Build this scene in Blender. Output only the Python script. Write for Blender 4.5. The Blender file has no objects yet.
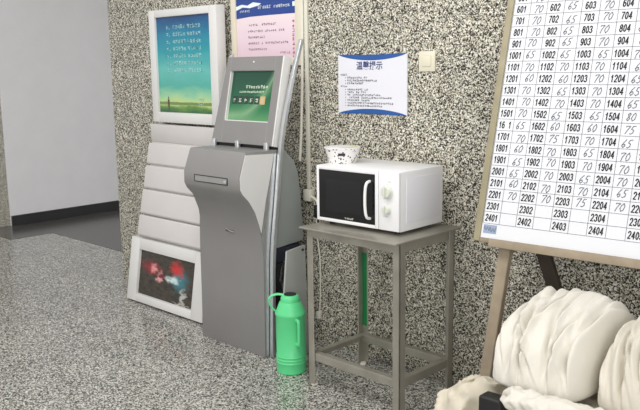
import bpy, bmesh, math, random
from mathutils import Vector, Matrix, noise
PI = math.pi
R = math.radians
scn = bpy.context.scene
COL = scn.collection

# ------------------------------------------------------------------ materials
def srgb(r, g, b):
    f = lambda c: c / 12.92 if c <= .04045 else ((c + .055) / 1.055) ** 2.4
    return (f(r / 255), f(g / 255), f(b / 255), 1)

class NT:
    def __init__(s, name):
        s.m = bpy.data.materials.new(name); s.m.use_nodes = True
        s.t = s.m.node_tree; s.n = s.t.nodes; s.bsdf = s.n['Principled BSDF']
    def node(s, typ, **kw):
        n = s.n.new(typ)
        for k, v in kw.items():
            if k.startswith('i_'): n.inputs[k[2:].replace('_', ' ')].default_value = v
            else: setattr(n, k, v)
        return n
    def link(s, a, b): s.t.links.new(a, b)
    def ramp(s, src, stops, interp='LINEAR'):
        r = s.n.new('ShaderNodeValToRGB'); cr = r.color_ramp; cr.interpolation = interp
        while len(cr.elements) < len(stops): cr.elements.new(.5)
        for e, (p, c) in zip(cr.elements, stops): e.position = p; e.color = c
        s.link(src, r.inputs[0]); return r.outputs[0]
    def mix(s, fac, a, b, mode='MIX'):
        m = s.n.new('ShaderNodeMix'); m.data_type = 'RGBA'; m.blend_type = mode
        for sock, v in ((m.inputs[0], fac), (m.inputs[6], a), (m.inputs[7], b)):
            if hasattr(v, 'is_linked'): s.link(v, sock)
            else: sock.default_value = v
        return m.outputs[2]
    def math(s, op, a, b=0., c=None):
        m = s.n.new('ShaderNodeMath'); m.operation = op
        vals = [a, b] + ([c] if c is not None else [])
        for sock, v in zip(m.inputs, vals):
            if hasattr(v, 'is_linked'): s.link(v, sock)
            else: sock.default_value = v
        return m.outputs[0]

def mat(name, rgb, rough=.5, metal=0., var=.06, vscale=6., bump=0., bscale=200., coat=0.):
    k = NT(name); b = k.bsdf
    tc = k.node('ShaderNodeTexCoord')
    nz = k.node('ShaderNodeTexNoise', i_Scale=vscale, i_Detail=4.)
    k.link(tc.outputs['Object'], nz.inputs['Vector'])
    c = srgb(*rgb)
    lo = tuple(x * (1 - var) for x in c[:3]) + (1,); hi = tuple(min(1, x * (1 + var)) for x in c[:3]) + (1,)
    k.link(k.ramp(nz.outputs['Fac'], [(.3, lo), (.7, hi)]), b.inputs['Base Color'])
    b.inputs['Roughness'].default_value = rough; b.inputs['Metallic'].default_value = metal
    b.inputs['Coat Weight'].default_value = coat
    if bump:
        n2 = k.node('ShaderNodeTexNoise', i_Scale=bscale, i_Detail=3.)
        k.link(tc.outputs['Object'], n2.inputs['Vector'])
        bp = k.node('ShaderNodeBump', i_Strength=bump, i_Distance=.002)
        k.link(n2.outputs['Fac'], bp.inputs['Height']); k.link(bp.outputs[0], b.inputs['Normal'])
    return k.m

def granite(name, stops, scale, rough, tint=None, joints=None, spec=.5):
    k = NT(name); b = k.bsdf
    tc = k.node('ShaderNodeTexCoord')
    dn = k.node('ShaderNodeTexNoise', i_Scale=scale * .8, i_Detail=2.)
    k.link(tc.outputs['Object'], dn.inputs['Vector'])
    dist = k.node('ShaderNodeVectorMath', operation='MULTIPLY_ADD')
    k.link(dn.outputs['Color'], dist.inputs[0]); dist.inputs[1].default_value = (.8 / scale,) * 3
    k.link(tc.outputs['Object'], dist.inputs[2])
    v = k.node('ShaderNodeTexVoronoi', i_Scale=scale)
    k.link(dist.outputs[0], v.inputs['Vector'])
    sep = k.node('ShaderNodeSeparateColor'); k.link(v.outputs['Color'], sep.inputs[0])
    col = k.ramp(sep.outputs[0], stops, 'CONSTANT')
    n3 = k.node('ShaderNodeTexNoise', i_Scale=2.2, i_Detail=3.); k.link(tc.outputs['Object'], n3.inputs['Vector'])
    col = k.mix(1., col, k.ramp(n3.outputs['Fac'], [(.3, (.88, .88, .87, 1)), (.7, (1.08, 1.07, 1.05, 1))]), 'MULTIPLY')
    if joints:
        br = k.node('ShaderNodeTexBrick', offset=0., i_Scale=1., i_Mortar_Size=.0018, i_Mortar_Smooth=.2)
        br.inputs['Brick Width'].default_value = joints; br.inputs['Row Height'].default_value = joints
        br.inputs['Color1'].default_value = (1, 1, 1, 1); br.inputs['Color2'].default_value = (1, 1, 1, 1)
        br.inputs['Mortar'].default_value = (.45, .45, .45, 1)
        k.link(tc.outputs['Object'], br.inputs['Vector'])
        col = k.mix(1., col, br.outputs['Color'], 'MULTIPLY')
    k.link(col, b.inputs['Base Color']); b.inputs['Roughness'].default_value = rough
    b.inputs['Specular IOR Level'].default_value = spec
    return k.m

def G(v, w=0): return srgb(v + w, v, v - w)
M = {}
M['wall'] = granite('speckled_granite_wall', [(0, srgb(10, 9, 8)), (.27, srgb(82, 78, 66)), (.40, srgb(158, 153, 138)), (.62, srgb(208, 204, 190)), (.88, srgb(240, 238, 228))], 195, .45)
M['floor'] = granite('polished_granite_floor', [(0, srgb(30, 30, 28)), (.2, srgb(98, 97, 92)), (.38, srgb(150, 149, 143)), (.62, srgb(192, 191, 185)), (.90, srgb(226, 225, 220))], 175, .2, joints=.8)
M['passage_reflection'] = mat('dark_floor_reflection', (74, 71, 69), .22, var=.1, vscale=3)  # dark tone stands in for the reflection in the passage floor
M['plaster'] = mat('white_plaster', (226, 225, 227), .7, var=.02)
M['black_stone'] = mat('black_skirting_stone', (38, 38, 39), .3, var=.1)
M['white_metal'] = mat('white_painted_metal', (222, 221, 219), .4, var=.02)
M['pocket'] = mat('pale_grey_plastic', (212, 208, 206), .45, var=.02)
M['silver'] = mat('silver_grey_paint', (139, 137, 136), .42, .15, var=.03)
M['light_silver'] = mat('light_silver_paint', (222, 225, 227), .28, .1, var=.03)
M['alu'] = mat('brushed_aluminium', (205, 208, 210), .28, .75, var=.05, vscale=30)
M['dark'] = mat('dark_plastic', (26, 27, 30), .5)
M['navy'] = mat('dark_navy_plastic', (34, 38, 52), .5)
M['steel'] = mat('worn_stainless_steel', (158, 154, 143), .36, .45, var=.14, vscale=9)
M['galv'] = mat('grey_sheet_metal', (172, 174, 172), .4, .3, var=.06)
M['micro'] = mat('white_enamel', (236, 236, 238), .3, var=.01)
M['micro_side'] = mat('white_enamel_panel', (232, 231, 238), .35, var=.01)
M['glass'] = mat('black_door_glass', (13, 13, 15), .12, var=.05)
M['window'] = mat('dark_mesh_window', (22, 23, 26), .15, var=.2, vscale=300)
M['dial'] = mat('ivory_plastic', (214, 218, 206), .4, var=.02)
M['green'] = mat('green_plastic', (94, 212, 142), .38, var=.04)
M['dgreen'] = mat('dark_green_strip', (10, 122, 66), .5)
M['plate'] = mat('ivory_switch_plastic', (222, 217, 196), .45, var=.02)
M['cord'] = mat('white_cable_plastic', (222, 219, 206), .5, var=.03)
M['wood'] = mat('pale_raw_timber', (154, 140, 120), .65, var=.14, vscale=14)
M['wood2'] = mat('yellowish_timber_edge', (158, 149, 122), .6, var=.12, vscale=12)
M['darkwood'] = mat('dark_stained_timber', (58, 47, 38), .6, var=.15, vscale=12)
M['paper'] = mat('white_chart_paper', (226, 228, 233), .6, var=.015)
M['ink'] = mat('black_print_ink', (24, 24, 27), .7)
M['pen'] = mat('pen_ink', (92, 94, 104), .7)
M['grid'] = mat('grey_rule_line', (112, 114, 124), .7)
M['quilt'] = mat('white_cotton_quilt', (222, 218, 208), .85, var=.03, vscale=9, bump=.25, bscale=60)
M['quilt2'] = mat('cream_cotton_quilt', (214, 208, 195), .85, var=.04, vscale=9, bump=.25, bscale=60)
M['sack'] = mat('beige_canvas', (214, 206, 188), .9, var=.12, vscale=10, bump=.4, bscale=120)
M['blackbag'] = mat('black_nylon', (24, 23, 24), .55, bump=.3, bscale=300)
M['posterpaper'] = mat('white_poster_paper', (226, 226, 234), .5, var=.01)
M['blue'] = mat('deep_blue_print', (36, 86, 156), .5)
M['textgrey'] = mat('dark_grey_print', (40, 44, 62), .7)
M['white_ink'] = mat('white_print', (232, 240, 240), .6)
M['red_ink'] = mat('red_print', (196, 66, 72), .6)
M['cream'] = mat('cream_frame_plastic', (222, 215, 196), .5, var=.02)
M['lidyellow'] = mat('yellow_green_foil_lid', (214, 216, 120), .4)

# ------------------------------------------------------------------ mesh helpers
def B(): return bmesh.new()
def face(bm, pts):
    return bm.faces.new([bm.verts.new(p) for p in pts])
def box(bm, x0, x1, y0, y1, z0, z1, bev=0., seg=2):
    t = bmesh.new()
    bmesh.ops.create_cube(t, size=1)
    for v in t.verts:
        v.co = Vector(((x0 + x1) / 2 + v.co.x * (x1 - x0), (y0 + y1) / 2 + v.co.y * (y1 - y0), (z0 + z1) / 2 + v.co.z * (z1 - z0)))
    if bev: bmesh.ops.bevel(t, geom=t.edges[:], offset=bev, segments=seg, affect='EDGES', profile=.5)
    join(bm, t)
def join(bm, t, mtx=None):
    if mtx is not None: t.transform(mtx)
    me = bpy.data.meshes.new('tmp'); t.to_mesh(me); t.free(); bm.from_mesh(me); bpy.data.meshes.remove(me)
def prism_x(bm, prof, x0, x1, bev=0.):
    """extrude a (y, z) outline along x"""
    t = bmesh.new()
    a = [t.verts.new((x0, y, z)) for y, z in prof]; b = [t.verts.new((x1, y, z)) for y, z in prof]
    n = len(prof)
    t.faces.new(a); t.faces.new(b[::-1])
    for i in range(n): t.faces.new((a[i], b[i], b[(i + 1) % n], a[(i + 1) % n]))
    bmesh.ops.recalc_face_normals(t, faces=t.faces)
    if bev:
        es = [e for e in t.edges if len(e.link_faces) == 2 and e.calc_face_angle(0) > .5]
        bmesh.ops.bevel(t, geom=es, offset=bev, segments=2, affect='EDGES', profile=.5)
    join(bm, t)
def beam(bm, p, q, w, d, side=Vector((0, 1, 0)), bev=.003):
    p = Vector(p); q = Vector(q); ax = (q - p).normalized(); s = (side - ax * side.dot(ax)).normalized(); u = ax.cross(s)
    t = bmesh.new(); L = (q - p).length
    bmesh.ops.create_cube(t, size=1)
    for v in t.verts: v.co = p + ax * (v.co.z + .5) * L + u * v.co.x * w + s * v.co.y * d
    bmesh.ops.recalc_face_normals(t, faces=t.faces)
    if bev: bmesh.ops.bevel(t, geom=t.edges[:], offset=bev, segments=1, affect='EDGES')
    join(bm, t)
def lathe(bm, prof, cx=0, cy=0, seg=32):
    """prof: list of (radius, z)"""
    rings = []
    for r, z in prof:
        rings.append([bm.verts.new((cx + r * math.cos(2 * PI * i / seg), cy + r * math.sin(2 * PI * i / seg), z)) for i in range(seg)])
    for a, b in zip(rings, rings[1:]):
        for i in range(seg): bm.faces.new((a[i], a[(i + 1) % seg], b[(i + 1) % seg], b[i]))
    bm.faces.new(rings[0][::-1]); bm.faces.new(rings[-1])
def smooth_path(pts, n=6):
    pts = [Vector(p) for p in pts]; out = []
    for i in range(len(pts) - 1):
        p0 = pts[max(0, i - 1)]; p1 = pts[i]; p2 = pts[i + 1]; p3 = pts[min(len(pts) - 1, i + 2)]
        for k in range(n):
            t = k / n
            out.append(.5 * ((2 * p1) + (p2 - p0) * t + (2 * p0 - 5 * p1 + 4 * p2 - p3) * t * t + (3 * p1 - p0 - 3 * p2 + p3) * t ** 3))
    out.append(pts[-1]); return out
def tube(bm, pts, r, seg=10, smooth=6, flat=1.):
    pts = smooth_path(pts, smooth) if smooth else [Vector(p) for p in pts]
    rings = []; ref = Vector((.3, .9, .31))
    for i, p in enumerate(pts):
        ax = (pts[min(i + 1, len(pts) - 1)] - pts[max(i - 1, 0)]).normalized()
        u = ref - ax * ref.dot(ax)
        u.normalize(); ref = u; w = ax.cross(u)
        rr = r(i / (len(pts) - 1)) if callable(r) else r
        rings.append([bm.verts.new(p + rr * (math.cos(2 * PI * k / seg) * u + flat * math.sin(2 * PI * k / seg) * w)) for k in range(seg)])
    for a, b in zip(rings, rings[1:]):
        for k in range(seg): bm.faces.new((a[k], a[(k + 1) % seg], b[(k + 1) % seg], b[k]))
    bm.faces.new(rings[0][::-1]); bm.faces.new(rings[-1])
def frame(bm, x0, x1, z0, z1, wl, wr, wb, wt, y0, y1, bev=.003):
    """picture-frame ring in the x/z plane made of four mitre-less bars"""
    box(bm, x0, x0 + wl, y0, y1, z0, z1, bev); box(bm, x1 - wr, x1, y0, y1, z0, z1, bev)
    box(bm, x0 + wl, x1 - wr, y0, y1, z0, z0 + wb, bev); box(bm, x0 + wl, x1 - wr, y0, y1, z1 - wt, z1, bev)

def thing(name, label, cat, loc=(0, 0, 0), rotz=0., group=None):
    o = bpy.data.objects.new(name, None); COL.objects.link(o)
    o.location = loc; o.rotation_euler = (0, 0, rotz); o.empty_display_size = .1
    o['label'] = label; o['category'] = cat
    if group: o['group'] = group
    return o
def root_of(o):
    while o.parent: o = o.parent
    return o
def obj(name, bm, m, parent=None, local=False, label=None, shade=True, cat=None, kind=None, uv=None, angle=35):
    """one mesh object; coordinates are world ones unless local"""
    loc = Vector((0, 0, 0))
    if parent is not None and not local: loc = Vector(root_of(parent).location)
    if parent is None and cat:
        xs = [v.co for v in bm.verts]
        loc = Vector((sum(v.x for v in xs) / len(xs), sum(v.y for v in xs) / len(xs), min(v.z for v in xs)))
    bmesh.ops.translate(bm, verts=bm.verts, vec=-loc)
    me = bpy.data.meshes.new(name); bm.to_mesh(me); bm.free()
    me.materials.append(m)
    if shade:
        me.shade_smooth()
        me.set_sharp_from_angle(angle=R(angle))
    o = bpy.data.objects.new(name, me); COL.objects.link(o)
    if parent is not None: o.parent = parent
    elif cat: o.location = loc
    if label: o['label'] = label
    if cat: o['category'] = cat
    if kind: o['kind'] = kind
    return o
def quad_uv(name, corners, m, parent, local=False):
    """a flat printed panel with 0..1 UVs; corners BL, BR, TR, TL, given a real backing thickness by its frame"""
    bm = B(); f = face(bm, corners); uvl = bm.loops.layers.uv.new('UVMap')
    for l, c in zip(f.loops, ((0, 0), (1, 0), (1, 1), (0, 1))): l[uvl].uv = c
    return obj(name, bm, m, parent, local, shade=False)

# flat artwork (lists of polygons in 2D) -> mesh on a plane
def on_plane(polys, O, U, V, off):
    O = Vector(O); U = Vector(U); V = Vector(V); N = U.cross(V).normalized()
    bm = B()
    for p in polys:
        try: face(bm, [O + U * x + V * y + N * off for x, y in p])
        except ValueError: pass
    return bm
def rect(x0, y0, x1, y1): return [(x0, y0), (x1, y0), (x1, y1), (x0, y1)]
def stroke(pts, w):
    """2D polyline -> quads"""
    out = []
    for (x0, y0), (x1, y1) in zip(pts, pts[1:]):
        dx, dy = x1 - x0, y1 - y0; L = math.hypot(dx, dy)
        if L < 1e-7: continue
        nx, ny = -dy / L * w / 2, dx / L * w / 2; ex, ey = dx / L * w * .35, dy / L * w * .35
        out.append([(x0 - ex + nx, y0 - ey + ny), (x0 - ex - nx, y0 - ey - ny), (x1 + ex - nx, y1 + ey - ny), (x1 + ex + nx, y1 + ey + ny)])
    return out
rng = random.Random(7)
def mark(x, y, h, rnd=rng):
    """an illegible small character: a few strokes in a square cell"""
    w = h * .92; t = h * .13; out = []
    for k in range(rnd.choice((2, 3, 3))):
        yy = y + h * (.1 + .8 * rnd.random()); out.append(rect(x + w * .05 * rnd.random(), yy - t / 2, x + w * (.7 + .28 * rnd.random()), yy + t / 2))
    for k in range(rnd.choice((1, 2, 2))):
        xx = x + w * (.12 + .76 * rnd.random()); out.append(rect(xx - t / 2, y + h * .05 * rnd.random(), xx + t / 2, y + h * (.7 + .3 * rnd.random())))
    return out
def mark_line(x, y, h, n, gap=.1, rnd=rng):
    out = []
    for k in range(n):
        if n > 6 and rnd.random() < .06: continue
        out += mark(x + k * h * (1 + gap), y, h, rnd)
    return out
_txt = {}
def text_polys(s, size, off=0., shear=0.):
    key = (s, off, shear)
    if key not in _txt:
        cu = bpy.data.curves.new('t', 'FONT'); cu.body = s; cu.size = 1.; cu.offset = off; cu.shear = shear; cu.resolution_u = 3
        o = bpy.data.objects.new('t', cu); COL.objects.link(o)
        dg = bpy.context.evaluated_depsgraph_get(); dg.update()
        me = o.evaluated_get(dg).to_mesh()
        _txt[key] = [[(me.vertices[i].co.x, me.vertices[i].co.y) for i in p.vertices] for p in me.polygons]
        o.evaluated_get(dg).to_mesh_clear()
        bpy.data.objects.remove(o); bpy.data.curves.remove(cu)
    return [[(x * size, y * size) for x, y in p] for p in _txt[key]]
def shift(polys, dx, dy, sx=1., sy=1.): return [[(x * sx + dx, y * sy + dy) for x, y in p] for p in polys]
def bounds(polys):
    xs = [x for p in polys for x, _ in p]; ys = [y for p in polys for _, y in p]
    return min(xs), max(xs), min(ys), max(ys)

def print_on(o, polys, O, U, V, off, m, pre=None):
    """add flat printed shapes to a sheet's own mesh, with an ink material"""
    q = on_plane(polys, O, U, V, off)
    if pre is not None: q.transform(pre)
    bmesh.ops.translate(q, verts=q.verts, vec=-Vector(root_of(o).location))
    me = o.data; me.materials.append(m); idx = len(me.materials) - 1
    for f in q.faces: f.material_index = idx
    t = bmesh.new(); t.from_mesh(me); uvl = t.loops.layers.uv.verify()
    tmp = bpy.data.meshes.new('tmp'); q.to_mesh(tmp); q.free(); t.from_mesh(tmp); t.to_mesh(me); t.free(); bpy.data.meshes.remove(tmp)
X3, Z3 = (1, 0, 0), (0, 0, 1)
# ------------------------------------------------------------------ setting
def struct(name, bm, m): return obj(name, bm, m, kind='structure', shade=False)
b = B(); box(b, -12, 3, -6, 6, -.12, 0); struct('floor', b, M['floor'])
b = B(); box(b, -5.13, 2.2, 0, .35, 0, 3.2); struct('wall_back', b, M['wall'])
b = B(); box(b, -11, -7.80, .37, .7, 0, 3.2); struct('wall_left', b, M['wall'])
b = B(); box(b, -8.1, -7.80, .701, 5.5, 0, 3.2); box(b, -7.8, -7.785, .371, 5.2, 0, 3.2); struct('wall_passage', b, M['plaster'])
b = B(); box(b, -7.8, -5.13, 5.2, 5.5, 0, 3.2); struct('wall_end', b, M['plaster'])
b = B(); box(b, -7.785, -7.765, .375, 5.2, 0, .105, .004); struct('baseboard_passage', b, M['black_stone'])
b = B(); box(b, -8.1, -5.13, .36, 5.5, 3.2, 3.3); struct('ceiling_passage', b, M['plaster'])
b = B(); box(b, -7.83, -5.13, .48, 5.2, 0, .002); box(b, -7.83, -7.14, .06, .48, 0, .002); struct('floor_reflection_1', b, M['passage_reflection'])  # dark sheet over the floor, baseboard and corridor reflections put into its colour

# ------------------------------------------------------------------ brochure rack with light box
def poster_mat():
    k = NT('teal_landscape_print'); b = k.bsdf
    uv = k.node('ShaderNodeUVMap'); sx = k.node('ShaderNodeSeparateXYZ'); k.link(uv.outputs[0], sx.inputs[0])
    nz = k.node('ShaderNodeTexNoise', i_Scale=5., i_Detail=5.); mp = k.node('ShaderNodeMapping'); mp.inputs['Scale'].default_value = (.7, 1.8, 1)
    k.link(uv.outputs[0], mp.inputs[0]); k.link(mp.outputs[0], nz.inputs['Vector'])
    y = k.math('ADD', sx.outputs[1], k.math('MULTIPLY', k.math('SUBTRACT', nz.outputs['Fac'], .5), .16))
    col = k.ramp(y, [(0, srgb(44, 92, 52)), (.05, srgb(88, 132, 60)), (.09, srgb(190, 200, 120)), (.16, srgb(150, 196, 150)), (.28, srgb(74, 164, 150)), (.45, srgb(92, 176, 170)), (.62, srgb(30, 146, 156)), (.82, srgb(16, 120, 150)), (.93, srgb(12, 86, 132)), (1, srgb(10, 62, 112))])
    # dark line of far trees
    tree = k.math('MULTIPLY', k.math('LESS_THAN', k.math('ABSOLUTE', k.math('SUBTRACT', sx.outputs[1], .095)), k.math('MULTIPLY', nz.outputs['Fac'], .03)), .75)
    col = k.mix(tree, col, srgb(50, 98, 52))
    k.link(col, b.inputs['Base Color']); b.inputs['Roughness'].default_value = .2
    k.link(col, b.inputs['Emission Color']); b.inputs['Emission Strength'].default_value = .12
    return k.m
def base_pic_mat():
    k = NT('dark_photo_print'); b = k.bsdf
    uv = k.node('ShaderNodeUVMap')
    nz = k.node('ShaderNodeTexNoise', i_Scale=11., i_Detail=5.); k.link(uv.outputs[0], nz.inputs['Vector'])
    wob = k.node('ShaderNodeVectorMath', operation='MULTIPLY_ADD'); k.link(nz.outputs['Color'], wob.inputs[0]); wob.inputs[1].default_value = (.26, .26, 0); k.link(uv.outputs[0], wob.inputs[2])
    def blob(cx, cy, rx, ry):
        d = k.node('ShaderNodeVectorMath', operation='SUBTRACT'); k.link(wob.outputs[0], d.inputs[0]); d.inputs[1].default_value = (cx + .13, cy + .13, 0)
        e = k.node('ShaderNodeVectorMath', operation='MULTIPLY'); k.link(d.outputs[0], e.inputs[0]); e.inputs[1].default_value = (1 / rx, 1 / ry, 0)
        l = k.node('ShaderNodeVectorMath', operation='LENGTH'); k.link(e.outputs[0], l.inputs[0])
        mr = k.node('ShaderNodeMapRange', i_From_Min=.35, i_From_Max=1.35, i_To_Min=1., i_To_Max=0.); k.link(l.outputs['Value'], mr.inputs[0]); return mr.outputs[0]
    col = k.ramp(nz.outputs['Fac'], [(.3, srgb(38, 34, 30)), (.7, srgb(74, 66, 54))])
    for c, args in ((srgb(150, 40, 50), (.22, .64, .17, .13)), (srgb(226, 150, 150), (.27, .64, .06, .09)), (srgb(232, 170, 170), (.37, .47, .04, .10)), (srgb(110, 34, 40), (.44, .50, .13, .05)),
                    (srgb(60, 120, 132), (.73, .52, .14, .24)), (srgb(206, 226, 226), (.60, .50, .10, .07)), (srgb(200, 46, 44), (.66, .74, .11, .15)), (srgb(190, 190, 186), (.80, .18, .035, .16)), (srgb(170, 168, 160), (.78, .03, .15, .02))):
        col = k.mix(blob(*args), col, c)
    k.link(col, b.inputs['Base Color']); b.inputs['Roughness'].default_value = .12
    return k.m
rk = thing('display_rack', 'tall white brochure rack with a teal poster light box on top', 'display rack', (-4.22, -.16, 0))
b = B()
lean = (-.29, 0, -.22, .432)
def base_y(z, d=0): return -.29 + .07 * z / .432 + d
def tilt_box(bm, x0, x1, z0, z1, d0, d1, bev=.004):
    prism_x(bm, [(base_y(z0, d0), z0), (base_y(z0, d1), z0), (base_y(z1, d1), z1), (base_y(z1, d0), z1)], x0, x1, bev)
X0, X1 = -4.632, -3.80
def bx_(z, s): return (X0 + .05 * z / .432) if s == 0 else (X1 - .05 * z / .432)
fb = B()
tilt_box(fb, X0, X0 + .10, 0.012, .432, 0, .05); tilt_box(fb, X1 - .12, X1, .012, .432, 0, .05)
tilt_box(fb, X0 + .10, X1 - .12, .012, .062, 0, .05); tilt_box(fb, X0 + .10, X1 - .12, .358, .432, 0, .05)
obj('base_frame', fb, M['white_metal'], rk)
fb = B(); tilt_box(fb, X0 + .03, X1 - .02, .012, .42, .052, .14); obj('base_box', fb, M['white_metal'], rk)
for xa in (X0 + .02, X1 - .1):
    fb = B(); box(fb, xa, xa + .08, -.27, -.17, 0, .014); obj('foot', fb, M['dark'], rk)
d = .022
quad_uv('base_picture', [(X0 + .10, base_y(.06, d), .06), (X1 - .12, base_y(.06, d), .06), (X1 - .12, base_y(.36, d), .36), (X0 + .10, base_y(.36, d), .36)], base_pic_mat(), rk)
# stepped brochure pockets: five pale panels each with a lip
prof = [(1.225, -.085), (1.165, -.082), (1.071, -.085), (.926, -.117), (.767, -.151), (.597, -.189), (.440, -.222)]
def py(z):
    for (za, ya), (zb, yb) in zip(prof, prof[1:]):
        if za >= z >= zb: return yb + (ya - yb) * (z - zb) / (za - zb)
    return prof[-1][1]
cuts = [1.195, 1.066, .918, .760, .592, .447]
b = B(); prism_x(b, [(py(1.15) + .02, 1.17), (-.02, 1.19), (-.02, .43), (-.19, .43)], -4.545, -3.86, .01); obj('pocket_back', b, M['pocket'], rk)
for i, (zt, zb) in enumerate(zip(cuts, cuts[1:])):
    b = B()
    yt, yb = py(min(zt, 1.2)), py(zb)
    xl = -4.56 if i else -4.535
    z_t = zt - .008; z_b = zb + .002
    prism_x(b, [(yt - .010, z_t), (yb - .002, z_b + .012), (yb + .004, z_b), (yb + .05, z_b), (yt + .03, z_t - .01), (yt - .002, z_t + .004)], xl, -3.85, .004)
    obj('pocket', b, M['pocket'], rk)
# light box
b = B(); frame(b, -4.48, -3.785, 1.205, 1.915, .062, .072, .066, .046, -.105, -.035, .005); obj('poster_frame', b, M['white_metal'], rk)
b = B(); box(b, -4.47, -3.795, -.06, -.03, 1.215, 1.905); obj('light_box', b, M['white_metal'], rk)
pz = poster_mat()
pp = quad_uv('poster', [(-4.417, -.088, 1.272), (-3.858, -.088, 1.272), (-3.858, -.088, 1.868), (-4.417, -.088, 1.868)], pz, rk)
polys = []
r2 = random.Random(3)
for i in range(7):
    y = .520 - i * .0445
    polys += mark_line(.105, y, .024, 1, .1, r2); polys += [rect(.135, y, .141, y + .006)]
    polys += mark_line(.172, y, .026, 5, .06, r2); polys += mark_line(.325, y, .026, 5, .06, r2)
polys += [p for k in range(2) for p in mark_line(.41, .075 - k * .03, .02, 3, .1, r2)]
print_on(pp, polys, (-4.417, -.088, 1.272), (1, 0, 0), (0, 0, 1), .0008, mat('pale_teal_print', (176, 218, 220), .6))
# a small standing figure printed in the lower left corner
fig = [[(.098 + .006 * math.cos(a * PI / 5), .092 + .007 * math.sin(a * PI / 5)) for a in range(10)], [(.088, .082), (.108, .082), (.106, .045), (.102, .012), (.094, .012), (.090, .045)]]
print_on(pp, fig, (-4.417, -.088, 1.272), (1, 0, 0), (0, 0, 1), .0008, mat('brown_print', (88, 78, 60), .6))

# ------------------------------------------------------------------ information kiosk
def screen_mat():
    k = NT('green_touch_screen'); b = k.bsdf
    uv = k.node('ShaderNodeUVMap'); sx = k.node('ShaderNodeSeparateXYZ'); k.link(uv.outputs[0], sx.inputs[0])
    x, y = sx.outputs[0], sx.outputs[1]
    col = k.ramp(y, [(0, srgb(120, 196, 130)), (.25, srgb(40, 150, 92)), (.55, srgb(16, 112, 76)), (1, srgb(14, 84, 62))])
    # pale light sweep running up to the right
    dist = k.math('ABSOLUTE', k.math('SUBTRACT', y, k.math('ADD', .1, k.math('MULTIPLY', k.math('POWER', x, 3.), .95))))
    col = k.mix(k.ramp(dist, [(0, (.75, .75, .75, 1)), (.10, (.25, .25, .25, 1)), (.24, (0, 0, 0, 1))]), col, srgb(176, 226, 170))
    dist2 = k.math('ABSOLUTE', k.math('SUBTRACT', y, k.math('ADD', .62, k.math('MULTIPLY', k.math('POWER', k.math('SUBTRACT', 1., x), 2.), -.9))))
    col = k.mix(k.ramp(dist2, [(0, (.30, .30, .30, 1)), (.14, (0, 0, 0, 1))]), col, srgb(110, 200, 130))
    b.inputs['Base Color'].default_value = srgb(10, 14, 12); b.inputs['Roughness'].default_value = .15
    k.link(col, b.inputs['Emission Color']); b.inputs['Emission Strength'].default_value = .62
    return k.m
KX0, KX1 = -3.62, -3.10
kk = thing('information_kiosk', 'silver self-service touch screen kiosk with a protruding slot module', 'kiosk', (-3.36, -.3, 0))
front = [(-.398, 0), (-.394, .3), (-.392, .56), (-.402, .65), (-.420, .73), (-.448, .80), (-.488, .86), (-.530, .905), (-.545, .935), (-.545, .995), (-.497, 1.118)]
b = B(); prism_x(b, front + [(-.49, 1.122), (-.27, 1.118), (-.285, .85), (-.32, .58), (-.345, 0)], KX0, KX1, .004)
for v in b.verts:
    if v.co.x < -3.4: v.co.x = KX0 - .025 + .085 * min(1., max(0., (v.co.z - .6) / .25))
obj('body', b, M['silver'], kk)
# paler right cheek, side light painted in, and the slim edge strip below it
chk = [(-.497, 1.108), (-.537, .995), (-.537, .935), (-.523, .908), (-.482, .866), (-.443, .806), (-.416, .736), (-.403, .690), (-.388, .76), (-.366, .86), (-.340, .95), (-.300, 1.10)]
b = B(); prism_x(b, chk, KX1 + .0005, KX1 + .004); obj('lit_cheek', b, M['white_metal'], kk)
stp = [(-.386, .006), (-.386, .58), (-.398, .66), (-.380, .77), (-.360, .86), (-.334, .95), (-.294, 1.10), (-.277, 1.10), (-.297, .85), (-.330, .58), (-.352, .006)]
b = B(); prism_x(b, stp, KX1 + .0005, KX1 + .003); obj('side_strip', b, M['alu'], kk)
# curved aluminium side rails
def rail(xa, xb, ztop):
    f = [(-.352, 0), (-.342, .3), (-.330, .585), (-.294, .851), (-.250, 1.168), (-.175, 1.45), (-.092, 1.69)]
    f = [(y, z) for y, z in f if z <= ztop] + ([] if ztop > 1.68 else [(-.262 if ztop < 1.2 else -.115, ztop)])
    pts = smooth_path([(0, y, z) for y, z in f], 4)
    pts = [p + Vector((0, -.018, 0)) for p in pts]; fr = [(p.y, p.z) for p in pts]
    bk = [(p.y + .024, p.z + .004) for p in reversed(pts)]
    q = B(); prism_x(q, fr + bk, xa, xb, .003); return q
obj('side_rail', rail(KX1 + .006, KX1 + .030, 1.69), M['alu'], kk)
obj('side_rail', rail(KX0 - .02, KX0 - .001, 1.62), M['alu'], kk)
b = rail(KX1 - .02, KX1 + .006, 1.10); obj('rail_seal', b, M['dark'], kk)
# rear housing
rh = [(-.24, 1.14), (-.20, 1.095), (-.155, 1.055), (-.125, .995), (-.108, .88), (-.092, .70), (-.088, .60), (-.30, .585), (-.28, .85)]
b = B(); prism_x(b, rh, KX0 + .03, KX1 + .004, .012); obj('rear_housing', b, mat('grey_moulded_plastic', (152, 158, 156), .45, .1), kk)
b = B(); box(b, KX0 + .04, KX1 - .04, -.325, -.30, .02, .59); obj('rear_panel', b, M['dark'], kk)
b = B(); box(b, KX0 + .1, KX1 - .002, -.295, -.235, .01, .50, .003); obj('rear_frame', b, M['dark'], kk)
b = B(); box(b, KX0 + .05, KX1 + .0, -.298, -.12, .505, .588, .006); obj('tray', b, M['navy'], kk)
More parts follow.
